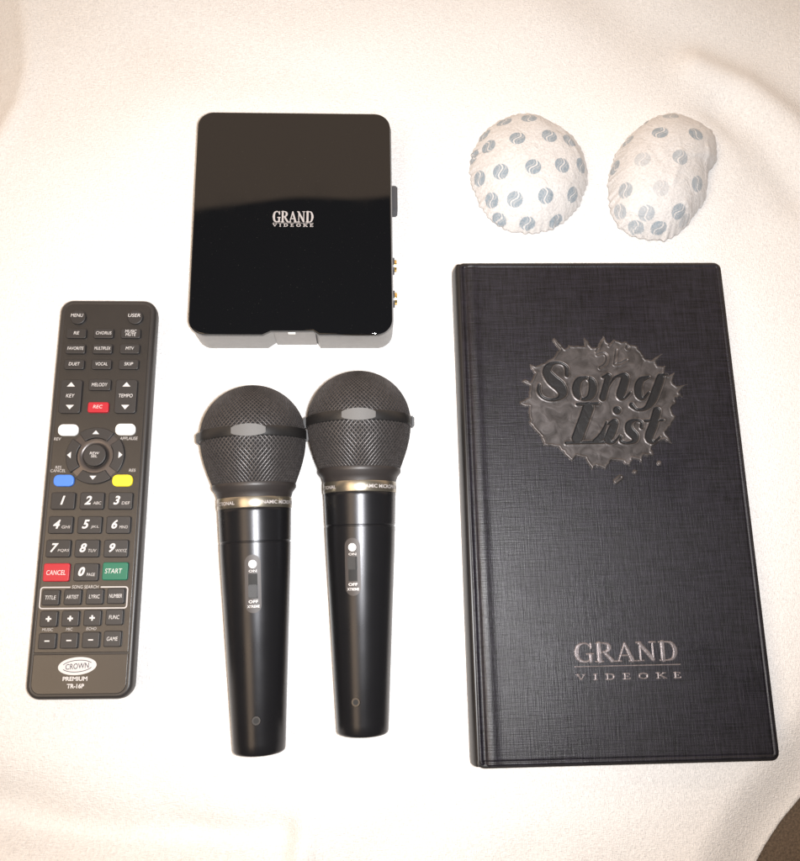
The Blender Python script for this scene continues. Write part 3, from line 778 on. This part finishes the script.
tag(mic2, 'right black microphone with its switch slid up, nearer the song book', 'microphone', 'pair of wired microphones side by side')

# =================================================================== FABRIC MICROPHONE COVERS
def bag(px, peak, hz, dots, seed, label, creases, faint):
    r_ = np.random.default_rng(seed)
    W = [P(u, v, .003) for u, v in px]
    cx = sum(w.x for w in W)/len(W); cy = sum(w.y for w in W)/len(W)
    root_m = Matrix.Translation((cx, cy, 0))
    n = len(W); loop = []
    nt_ = 420
    pts = [(w.x-cx, w.y-cy, 0) for w in W]
    # closed Catmull-Rom
    P_ = np.array(pts); out = []
    for i in range(n):
        p0, p1, p2, p3 = P_[i-1], P_[i], P_[(i+1) % n], P_[(i+2) % n]
        for j in range(24):
            t = j/24; out.append(.5*((2*p1)+(-p0+p2)*t+(2*p0-5*p1+4*p2-p3)*t*t+(-p0+3*p1-3*p2+p3)*t**3))
    out = np.array(out); ang = np.unwrap(np.arctan2(out[:, 1], out[:, 0]))
    if ang[-1] < ang[0]: out = out[::-1]; ang = np.unwrap(np.arctan2(out[:, 1], out[:, 0]))
    rad = np.hypot(out[:, 0], out[:, 1])
    order = np.argsort(np.mod(ang, 2*math.pi)); am = np.mod(ang, 2*math.pi)[order]; rm = rad[order]
    th = np.linspace(0, 2*math.pi, nt_, endpoint=False)
    R = np.interp(th, np.r_[am-2*math.pi, am, am+2*math.pi], np.r_[rm, rm, rm])
    nr = 170; rho = np.linspace(0, 1, nr)**.85
    TH, RH = np.meshgrid(th, rho)
    rag = sum(r_.uniform(.3, 1)*np.sin(k*th+r_.uniform(0, 6.28)) for k in (13, 19, 29, 41, 58))
    ragged = .0085*rag+.005*np.abs(np.sin(17*th+2*np.sin(3*th))); R0 = R; R = R*(1+ragged*RH**14)
    wr = sum(r_.uniform(.3, 1)/k**.6*np.sin(k*TH+r_.uniform(0, 6.28)+r_.uniform(-1.5, 1.5)*RH*3) for k in (5, 9, 14, 22, 31, 43))
    wr2 = sum(r_.uniform(.4, 1)*np.sin(k*TH+r_.uniform(0, 6.28)) for k in (37, 52, 71))
    pxk = peak[0]; pyk = peak[1]
    lump = sum(r_.uniform(.3, 1)*np.sin(a*RH*np.cos(TH)*4+b*RH*np.sin(TH)*4+c) for a, b, c in r_.uniform(-2, 2, (7, 3)))
    hz_ = hz*(1-RH**2.6)**.62
    Zc = hz_*(1+.025*lump*RH) + .00018*wr*RH**2*(1-RH**8) + .00008*wr2*RH**5
    Zc = Zc*1.0+.0003
    s_ = 1-RH**2
    Xc = RH*R*np.cos(TH)*(1+.004*wr2*RH**8)+pxk*s_; Yc = RH*R*np.sin(TH)*(1+.004*wr2*RH**8)+pyk*s_
    for (ax, ay), (bx_, by_), amp, w in creases:
        a_, b2 = P(ax, ay, hz*.6), P(bx_, by_, hz*.6)
        Zc += amp*np.exp(-(seg_d(Xc, Yc, (a_.x-cx, a_.y-cy), (b2.x-cx, b2.y-cy))/w)**2)
    # bottom hem tucks under
    V = np.stack([Xc, Yc, Zc], -1).reshape(-1, 3)
    R = R0*(1+ragged)
    hem = np.stack([R*.985*np.cos(th), R*.985*np.sin(th), np.full(nt_, .0001)], -1)
    hem2 = np.stack([R*.86*np.cos(th), R*.86*np.sin(th), np.full(nt_, .0004)], -1)
    V = np.concatenate([V, hem, hem2])
    Fc = []
    for i in range(nr+1):
        for j in range(nt_):
            k = (j+1) % nt_; Fc.append((i*nt_+j, (i+1)*nt_+j, (i+1)*nt_+k, i*nt_+k))
    o = link('microphone_cover', mesh_from('cover', V.tolist(), Fc, True), M['cover'])
    o.matrix_world = root_m
    # print: little discs crossed by an S, laid on the surface
    pr = np.zeros(len(V)); Rw = np.array(RC); 
    Wv = V+np.array([cx, cy, 0])
    q = (Wv-np.array(CAMP))@Rw; U = 400+F*q[:, 0]/-q[:, 2]; Vv = 430.5-F*q[:, 1]/-q[:, 2]
    # surface spacing: work on vertices, distances in 3D along the fabric
    for du, dv, rd, rot, st in dots:
        top = slice(0, nr*nt_)
        i0 = np.argmin((U[top]-du)**2+(Vv[top]-dv)**2)
        c = V[i0]; i_, j_ = divmod(i0, nt_)
        ta = V[min(i_+2, nr-1)*nt_+j_]-V[max(i_-2, 0)*nt_+j_]; tb = V[i_*nt_+(j_+3) % nt_]-V[i_*nt_+(j_-3) % nt_]
        nrm = np.cross(ta, tb); nrm /= np.linalg.norm(nrm)+1e-12
        if nrm[2] < 0: nrm = -nrm
        ex = np.array([1, 0, 0])-nrm*nrm[0]; ex /= np.linalg.norm(ex); ey = np.cross(nrm, ex)
        d = V-c; lx = (d@ex)/MM/rd; ly = (d@ey)/MM/rd; dn = np.abs(d@nrm)
        rx_ = lx*math.cos(rot)+ly*math.sin(rot); ry_ = -lx*math.sin(rot)+ly*math.cos(rot)
        ins = (np.hypot(rx_, ry_) < 1) & (dn < .004)
        scurve = .30*np.sin(ry_*math.pi)
        gap = np.abs(rx_-scurve) < .09
        lines = (np.abs(rx_-scurve-.38) < .05) | (np.abs(rx_-scurve+.38) < .05)
        val = np.where(gap, 0, np.where(lines, .55, 1.))*st
        pr = np.where(ins, val, pr)
    a = o.data.attributes.new('print', 'FLOAT', 'POINT'); a.data.foreach_set('value', pr.astype(np.float32))
    tag(o, label, 'microphone cover', 'disposable fabric microphone covers')
    return o
zc = lambda p: (460+p[0]/2.963, 100+p[1]/2.963)
dl = [(170, 112), (265, 105), (85, 138), (120, 212), (217, 197), (303, 193), (360, 193), (163, 295), (255, 284), (335, 280), (200, 367), (285, 360), (115, 355), (93, 298), (57, 232), (40, 168), (130, 64), (205, 52), (325, 118), (70, 103)]
outl = [(380, 220), (367, 160), (335, 108), (270, 65), (205, 40), (130, 53), (70, 95), (36, 160), (32, 220), (50, 280), (85, 340), (140, 378), (200, 388), (270, 378), (338, 330), (371, 268)]
rr_ = np.random.default_rng(3)
bag([zc(p) for p in outl], (.001, -.001), .019, [zc(p)+(4.05, rr_.uniform(-.5, .5), .85) for p in dl], 11,
    'rounder white fabric microphone cover with crisp blue dots, above the song book', [((560, 125), (580, 160), .0008, .0015)], 1)
dr = [(593, 95, .8), (700, 100, .85), (540, 175, .35), (655, 168, .6), (705, 248, .7), (490, 268, .65), (597, 260, .28), (553, 335, .6), (650, 330, .75), (458, 200, .8), (495, 122, .7), (540, 76, .7), (520, 378, .7), (472, 330, .6), (590, 380, .8), (625, 45, .6), (665, 358, .4)]
outr = [(760, 180), (757, 112), (722, 76), (680, 55), (622, 40), (560, 60), (500, 108), (460, 168), (443, 240), (447, 300), (465, 358), (520, 398), (590, 410), (650, 392), (695, 340), (728, 290), (738, 215)]
bag([zc(p) for p in outr], (-.003, -.001), .021, [zc(p[:2])+(4.1, rr_.uniform(-.6, .6), p[2]) for p in dr], 23,
    'crumpled lopsided white fabric microphone cover with fainter dots, at the upper right', [((706, 152), (710, 180), .0010, .0020), ((684, 205), (700, 212), .0010, .0018), ((640, 140), (655, 168), -.0005, .0022), ((676, 160), (668, 190), .0005, .0016), ((625, 205), (650, 218), .0006, .0016)], .8)

# =================================================================== SONG BOOK
kx, ky, kth, kw, kh = .1113, -.0157, .0106, .1300, .2313
KZ = .018
BOOK = empty('song_book', frame_at(kx, ky, 0, kth))
tag(BOOK, 'black linen vinyl song list binder with embossed splash emblem', 'book')
Ki = WM[BOOK.name].inverted()
def slab(w, h, r, z1, thick, shape, nx_, ny_, ox=0):
    gx = np.r_[np.linspace(-w/2, -w/2+.012, 40)[:-1], np.linspace(-w/2+.012, w/2-.005, nx_)[:-1], np.linspace(w/2-.005, w/2, 20)]
    gy = np.r_[np.linspace(-h/2, -h/2+.005, 20)[:-1], np.linspace(-h/2+.005, h/2-.005, ny_)[:-1], np.linspace(h/2-.005, h/2, 20)]
    Xg, Yg = np.meshgrid(gx, gy)
    # pull the corners onto their arcs
    qx = np.clip(np.abs(Xg)-(w/2-r), 0, None); qy = np.clip(np.abs(Yg)-(h/2-r), 0, None)
    both = (qx > 0) & (qy > 0); m = np.maximum(qx, qy); l = np.hypot(qx, qy)+1e-12
    k = np.where(both, m/l, 1.)
    Xn = np.sign(Xg)*(np.where(both, w/2-r+qx*k, np.abs(Xg))); Yn = np.sign(Yg)*(np.where(both, h/2-r+qy*k, np.abs(Yg)))
    # distance to the rounded outline
    ax, ay = np.abs(Xn)-(w/2-r), np.abs(Yn)-(h/2-r)
    de = r-np.hypot(np.clip(ax, 0, None), np.clip(ay, 0, None))-np.minimum(np.maximum(ax, ay), 0)
    Zt = z1+shape(Xn, Yn, de)
    ny2, nx2 = Xn.shape
    V = np.concatenate([np.stack([Xn, Yn, Zt], -1).reshape(-1, 3), np.stack([Xn, Yn, np.full_like(Xn, z1-thick)], -1).reshape(-1, 3)])
    V[:, 0] += ox
    o_ = ny2*nx2; Fc = []
    for i in range(ny2-1):
        for j in range(nx2-1):
            a = i*nx2+j; Fc.append((a, a+1, a+nx2+1, a+nx2))
    for i in range(ny2-1):
        for j in (0, nx2-1):
            a = i*nx2+j; f = (a, a+nx2, a+nx2+o_, a+o_); Fc.append(f if j == 0 else f[::-1])
    for j in range(nx2-1):
        for i in (0, ny2-1):
            a = i*nx2+j; f = (a, a+1, a+1+o_, a+o_); Fc.append(f[::-1] if i == 0 else f)
    Fc.append(tuple([o_, o_+(ny2-1)*nx2, o_+ny2*nx2-1, o_+nx2-1]))
    me = mesh_from('slab', V.tolist(), Fc, True)
    bm = bmesh.new(); bm.from_mesh(me); bmesh.ops.recalc_face_normals(bm, faces=bm.faces)
    for e in bm.edges:
        if len(e.link_faces) == 2 and e.calc_face_angle(0) > math.radians(55): e.smooth = False
    bm.to_mesh(me); bm.free()
    return me
def cover_shape(x, y, de):
    z = -.0010*(1-np.clip(de/.0011, 0, 1))**2                         # rolled edge
    z += -.00030*np.exp(-((de-.0021)/.00045)**2)                      # weld line round the board
    xl = x+kw/2
    z += -.0007*np.exp(-((xl-.0030)/.0009)**2)                        # hinge groove beside the spine
    z += .0005*np.exp(-((xl-.0066)/.0022)**2)
    z += .00022*np.sin(x*31+.6)*np.cos(y*17)+.00010*np.sin(y*43+x*25)
    return z
fc = link('front_cover', slab(kw, kh, .0028, KZ, .0024, cover_shape, 150, 260), M['vinyl'], BOOK)
# smooth binding welt round the cover's edge
bm = bmesh.new(); prev = None; rings = []
for ins, z in ((-.0004, KZ-.0016), (-.0006, KZ-.0011), (-.0003, KZ-.00055), (.0003, KZ-.0004), (.0010, KZ-.00045)):
    rings.append([bm.verts.new((x, y, z)) for x, y in rrect(kw-2*ins, kh-2*ins, .0030-ins, 8)])
n = len(rings[0])
for A, B in zip(rings[:-1], rings[1:]):
    for i in range(n): bm.faces.new((A[i], A[(i+1) % n], B[(i+1) % n], B[i]))
bmesh.ops.recalc_face_normals(bm, faces=bm.faces)
o = link('edge_welt', bm_mesh(bm), M['vinyl_edge'], fc); shade_auto(o, 60)
link('back_cover', slab(kw+.0006, kh+.0004, .0028, .0026, .0024, lambda x, y, d: -.001*(1-np.clip(d/.0011, 0, 1))**2, 30, 40), M['vinyl_edge'], BOOK)
bm = prism([(-kw/2+.004, -kh/2+.006), (kw/2-.006, -kh/2+.006), (kw/2-.006, kh/2-.006), (-kw/2+.004, kh/2-.006)], .0027, KZ-.0026); link('pages', bm_mesh(bm), M['page'], BOOK)
# rounded spine
bm = bmesh.new(); rings = []
prof = [(-kw/2+.0016, KZ-.0009), (-kw/2+.0004, KZ-.0003), (-kw/2-.0008, KZ-.0008), (-kw/2-.0017, KZ-.0030), (-kw/2-.0022, KZ-.0065), (-kw/2-.0023, .009), (-kw/2-.0020, .005), (-kw/2-.0010, .0014), (-kw/2+.0006, .0003), (-kw/2+.0012, .0008), (-kw/2+.0012, KZ-.003)]
for k, y in enumerate((-kh/2+.0002, -kh/2+.0008, -kh/2+.003, -kh*.25, 0, kh*.25, kh/2-.003, kh/2-.0008, kh/2-.0002)):
    s = (.70, .93, 1, 1.04, 1.02, .97, 1, .93, .70)[k]
    rings.append([bm.verts.new((-kw/2+(x+kw/2)*s, y, z)) for x, z in prof])
n = len(prof)
for A, B in zip(rings[:-1], rings[1:]):
    for i in range(n): bm.faces.new((A[i], A[(i+1) % n], B[(i+1) % n], B[i]))
bm.faces.new(rings[0]); bm.faces.new(rings[-1][::-1]); bmesh.ops.recalc_face_normals(bm, faces=bm.faces)
o = link('spine', bm_mesh(bm), M['vinyl_edge'], BOOK); shade_auto(o, 60)

# embossed emblem -----------------------------------------------------------
def K2(u, v): q = L_(Ki, u, v, KZ); return q.x, q.y
KP = .382/850
def S8(pts, ox, oy, s): return [(ox+x/s, oy+y/s, r) for x, y, r in pts]
letters = []
letters.append(smooth_stroke([(567, 375.5, 2.0), (566.5, 368.5, 2.0), (562.3, 364.2, 1.1), (555, 363.2, 1.4), (548.5, 367, 3.4), (547.0, 373, 4.8), (552.5, 380.5, 6.2), (559.5, 386.5, 6.2), (562.6, 393, 4.6), (559, 398.6, 2.0), (550.5, 400.2, 1.3), (542.5, 397.5, 1.3), (538.8, 392, 1.8), (539, 385.5, 1.5)]))
o_ring = smooth_stroke([(586, 377.8, 1.2), (579, 380.5, 3.2), (576, 388, 4.2), (577.5, 395.5, 3.6), (582.5, 399.6, 1.4), (589.5, 397.5, 3.2), (592.8, 389.5, 4.4), (591.6, 381.5, 3.4), (586, 377.8, 1.2)])
letters.append(o_ring)
letters.append([(602.5, 377.5, 1.0), (608.2, 376.6, 3.2), (602.6, 398.2, 3.5)])
letters.append(smooth_stroke([(607.5, 388, .9), (613.5, 379, 1.0), (619.5, 376, 1.6), (625, 377.5, 4.0), (623.2, 386, 4.6), (620.2, 396, 4.2), (624.5, 398.4, 1.4), (630, 393, .9)]))
letters.append(smooth_stroke([(648.6, 377.6, 1.2), (641, 380.5, 3.2), (638.0, 388, 4.2), (638.8, 395.5, 3.8), (643.0, 398.8, 1.6), (648.5, 393, 1.0)]))
letters.append(smooth_stroke([(660.5, 378.0, 4.2), (656.2, 390, 4.6), (651.2, 402, 4.0), (644.5, 409.2, 2.0), (636.5, 409.8, 1.3), (631.4, 405.6, 2.6)]))
letters.append([(660, 376, 1.6), (667, 374.5, 1.2)])
# List
letters.append([(588.2, 408.0, 5.8), (577.0, 438.6, 5.6)]); letters.append([(577, 404.6, 1.3), (598, 404.0, 1.3)])
letters.append([(566, 443.4, 1.2), (604, 442.6, 1.4)]); letters.append(smooth_stroke([(594, 441.4, 1.6), (600.5, 438.0, 3.8), (603.8, 430, 1.8), (606.2, 422.5, .8)]))
letters.append([(616.8, 410.8, 4.2)])
letters.append(smooth_stroke([(607.5, 424.5, .8), (614.6, 422.6, 3.4), (611.3, 432, 4.6), (607.6, 440.0, 4.0), (613.5, 442.6, 1.3), (619.5, 436, .8)]))
letters.append(smooth_stroke([(641.5, 427.5, 2.0), (641, 422.3, 1.2), (634.5, 420.6, 1.2), (628.8, 424.5, 3.2), (629.5, 431, 4.6), (634.6, 436.5, 4.2), (634.0, 441.6, 2.2), (627, 443.6, 1.2), (620.8, 441.6, 1.6), (620.8, 437.4, 1.4)]))
letters.append(smooth_stroke([(656.6, 411.5, 4.2), (653, 425, 4.6), (648.6, 438.0, 4.2), (653.6, 442.6, 1.5), (659.5, 437.5, .9)])); letters.append([(644.5, 421.4, 1.1), (663, 420.8, 1.1)])
marks = [[(604.5, 336.5, .9), (600, 343, 1.1), (596.5, 352, 1.0)], smooth_stroke([(597, 355, 1.0), (603, 353.5, 1.0), (606.8, 357, 1.2), (605.5, 364, 1.3), (599.8, 368.2, 1.0)]), [(616.2, 350.5, .9), (614.4, 364.5, 1.1), (620, 364.0, 1.0), (626.5, 360.5, .9)], [(627.4, 348.2, 2.0)], [(612, 341, 1.0), (609, 346, .8)]]
splat = [(375, 95), (362, 118), (356, 134), (334, 138), (322, 118), (304, 100), (307, 132), (268, 132), (250, 128), (236, 142), (218, 122), (198, 103), (190, 112), (216, 146), (192, 176), (152, 196), (128, 205), (108, 198), (112, 214), (126, 232), (112, 262), (92, 252), (80, 262), (108, 276), (106, 318), (74, 332), (72, 344), (92, 352), (106, 352), (110, 402), (104, 410), (122, 432), (150, 462), (158, 490), (172, 496), (214, 500), (236, 528), (262, 550), (276, 532), (310, 540), (318, 556), (334, 582), (348, 568), (362, 572), (382, 582), (398, 560), (404, 548), (440, 552), (456, 562), (472, 568), (480, 542), (500, 546), (514, 556), (522, 530), (556, 532), (550, 506), (566, 490), (600, 474), (624, 486), (612, 462), (600, 446), (620, 424), (638, 390), (626, 374), (624, 354), (640, 342), (638, 322), (664, 318), (650, 302), (662, 286), (684, 270), (642, 278), (626, 262), (634, 228), (612, 240), (598, 236), (600, 204), (572, 204), (566, 190), (590, 160), (552, 184), (530, 180), (518, 162), (500, 134), (470, 126), (462, 116), (440, 118), (414, 108), (396, 122)]
drops = [[(420, 624, 10), (438, 610, 11)], [(490, 590, 9)], [(578, 558, 9)], [(548, 516, 8), (552, 526, 6)], [(92, 260, 9)]]
s8 = 800/220
sp_px = [(500+x/s8, 310+y/s8) for x, y in splat]
sp_l = [K2(*p) for p in sp_px]
# ragged edge: subdivide with small jitter
sp2 = []
for (x0, y0), (x1, y1) in zip(sp_l, sp_l[1:]+sp_l[:1]):
    for k in range(3):
        t = k/3; j = .00022 if k else 0
        sp2.append((x0+(x1-x0)*t+rng.normal()*j, y0+(y1-y0)*t+rng.normal()*j))
def tol(strokes): return [[(*K2(u, v), r*KP*1.0) for u, v, r in s] for s in strokes]
lx = [p[0] for p in sp_l]; ly = [p[1] for p in sp_l]
st = .00017
gx, gy = np.meshgrid(np.arange(min(lx)-.002, max(lx)+.002, st), np.arange(min(ly)-.008, max(ly)+.002, st))
d_s = sd_poly(gx, gy, sp2)
d_s = np.minimum(d_s, sd_capsules(gx, gy, [[(*K2(500+x/s8, 310+y/s8), r/s8*KP) for x, y, r in s] for s in drops]))
d_l = sd_capsules(gx, gy, tol(letters))
d_m = sd_capsules(gx, gy, tol(marks))
d_slit = sd_capsules(gx, gy, tol([[(588.8, 376.5, .75), (580.2, 400.5, .75)]])); d_l = np.maximum(d_l, -d_slit)
outside = np.minimum(sstep(-.00045, .0, -(-d_s)*1.0)*0+np.clip(-d_s/.00045, 0, 1), 1)
hh = .00042*np.sqrt(np.clip(-d_s/.0005, 0, 1)) + .00020*np.exp(-((d_s+.0007)/.0004)**2)
let = 1-sstep(-.00038, .00012, d_l)                   # 1 inside the letters
hh = hh*(1-let) + .00006*let + .00022*np.exp(-((d_l-.00035)/.00030)**2)*(d_s < -.0004)
hh -= .00028*(1-sstep(-.0003, .0003, d_m)); hh += .00018*np.exp(-((d_m-.0004)/.0003)**2)*(d_s < 0)
base_z = KZ + cover_shape(gx, gy, np.full_like(gx, .02)) + .00006
foil = (1-sstep(-.00015, .00010, -d_l*-1))*0 + sstep(-.00010, .00018, d_l)
me = relief(gx, gy, base_z+np.maximum(hh, 0), (d_s < 0) | (d_l < .0001), foil)
link('splash_emblem', me, M['foil'], fc)
# raised foil words
(x0, y1), (x1, y1b) = K2(573.8, 643.6), K2(677.5, 643.6); (_, y0) = K2(575, 663.4)
xa, ya = K2(576.5, 680.4); xb, yb = K2(681.5, 672.4)
gx, gy = np.meshgrid(np.arange(x0-.001, xb+.001, .00010), np.arange(ya-.001, y1+.001, .00010))
def raised(strokes, name, h=.00035):
    sd = sd_capsules(gx, gy, strokes)
    z = KZ+cover_shape(gx, gy, np.full_like(gx, .02))+.00003+h*np.sqrt(np.clip(-sd/.00028, 0, 1))
    link(name, relief(gx, gy, z, sd < .00003), M['letter_foil'], fc)
raised(serif_line('GRAND', x0, x1, y0+.0003, y1, .05, 1.35), 'cover_title')
yr = K2(576, 666.9)[1]
raised([[(x0, yr, .00020), (xb-.0003, yr, .00020)]], 'cover_rule', .0002)
raised(serif_line('VIDEOKE', xa, xb, ya, yb, .62, 1.9), 'cover_subtitle', .0003)

# =================================================================== LIGHT
# camera flash: a small bright source just right of the lens
fl = bpy.data.lights.new('flash', 'SPOT'); fl.energy = 12.8; fl.color = (.985, .985, 1); fl.shadow_soft_size = .008
fl.spot_size = math.radians(98); fl.spot_blend = 1.0
fo = bpy.data.objects.new('flash', fl); COL.objects.link(fo)
fo.location = CAMP + RC @ Vector((.013, .0, .0)); tgt = P(375, 350, 0)
fo.rotation_euler = (tgt-fo.location).to_track_quat('-Z', 'Y').to_euler()
# warm room lamp to the left
al = bpy.data.lights.new('room_lamp', 'AREA'); al.shape = 'RECTANGLE'; al.size = .50; al.size_y = 1.1; al.energy = 10.5; al.color = (1, .74, .50)
ao = bpy.data.objects.new('room_lamp', al); COL.objects.link(ao)
ao.location = (-.64, -.26, 1.25); 
_z = ao.location.normalized(); _x = Vector((0, 1, 0)).cross(_z).normalized(); _y = _z.cross(_x)   # the lamp's long side runs along the table
ao.rotation_euler = Matrix((_x, _y, _z)).transposed().to_euler()
# surroundings: a dim room, with a warm lit ceiling beyond
w = bpy.data.worlds.new('World'); sc.world = w; w.use_nodes = True; nt = w.node_tree; L = nt.links.new
bg = nt.nodes['Background']
tc = N(nt, 'ShaderNodeTexCoord'); sx = N(nt, 'ShaderNodeSeparateXYZ'); L(tc.outputs['Generated'], sx.inputs[0])
ns = N(nt, 'ShaderNodeTexNoise'); ns.inputs['Scale'].default_value = 5.5; L(tc.outputs['Generated'], ns.inputs['Vector'])
m1 = N(nt, 'ShaderNodeMath', operation='MULTIPLY_ADD'); m1.inputs[1].default_value = -.56; L(sx.outputs['Z'], m1.inputs[0]); L(sx.outputs['Y'], m1.inputs[2])
m2 = N(nt, 'ShaderNodeMath', operation='MULTIPLY_ADD'); m2.inputs[1].default_value = .03; L(ns.outputs['Fac'], m2.inputs[0]); L(m1.outputs[0], m2.inputs[2])
m3 = N(nt, 'ShaderNodeMath', operation='MULTIPLY_ADD'); m3.inputs[1].default_value = -.105; L(sx.outputs['X'], m3.inputs[0]); L(m2.outputs[0], m3.inputs[2])
mr = N(nt, 'ShaderNodeMapRange'); mr.interpolation_type = 'SMOOTHSTEP'; mr.inputs['From Min'].default_value = .010; mr.inputs['From Max'].default_value = .019; L(m3.outputs[0], mr.inputs['Value'])
mx = N(nt, 'ShaderNodeMix', data_type='RGBA'); mx.inputs['A'].default_value = (.075, .070, .070, 1); mx.inputs['B'].default_value = (1.12, .83, .61, 1)
L(mr.outputs[0], mx.inputs['Factor']); L(mx.outputs['Result'], bg.inputs['Color']); bg.inputs['Strength'].default_value = 1.0

sc.view_settings.view_transform = 'Standard'; sc.view_settings.look = 'None'; sc.view_settings.gamma = 1; sc.view_settings.exposure = 0
sc.cycles.max_bounces = 6
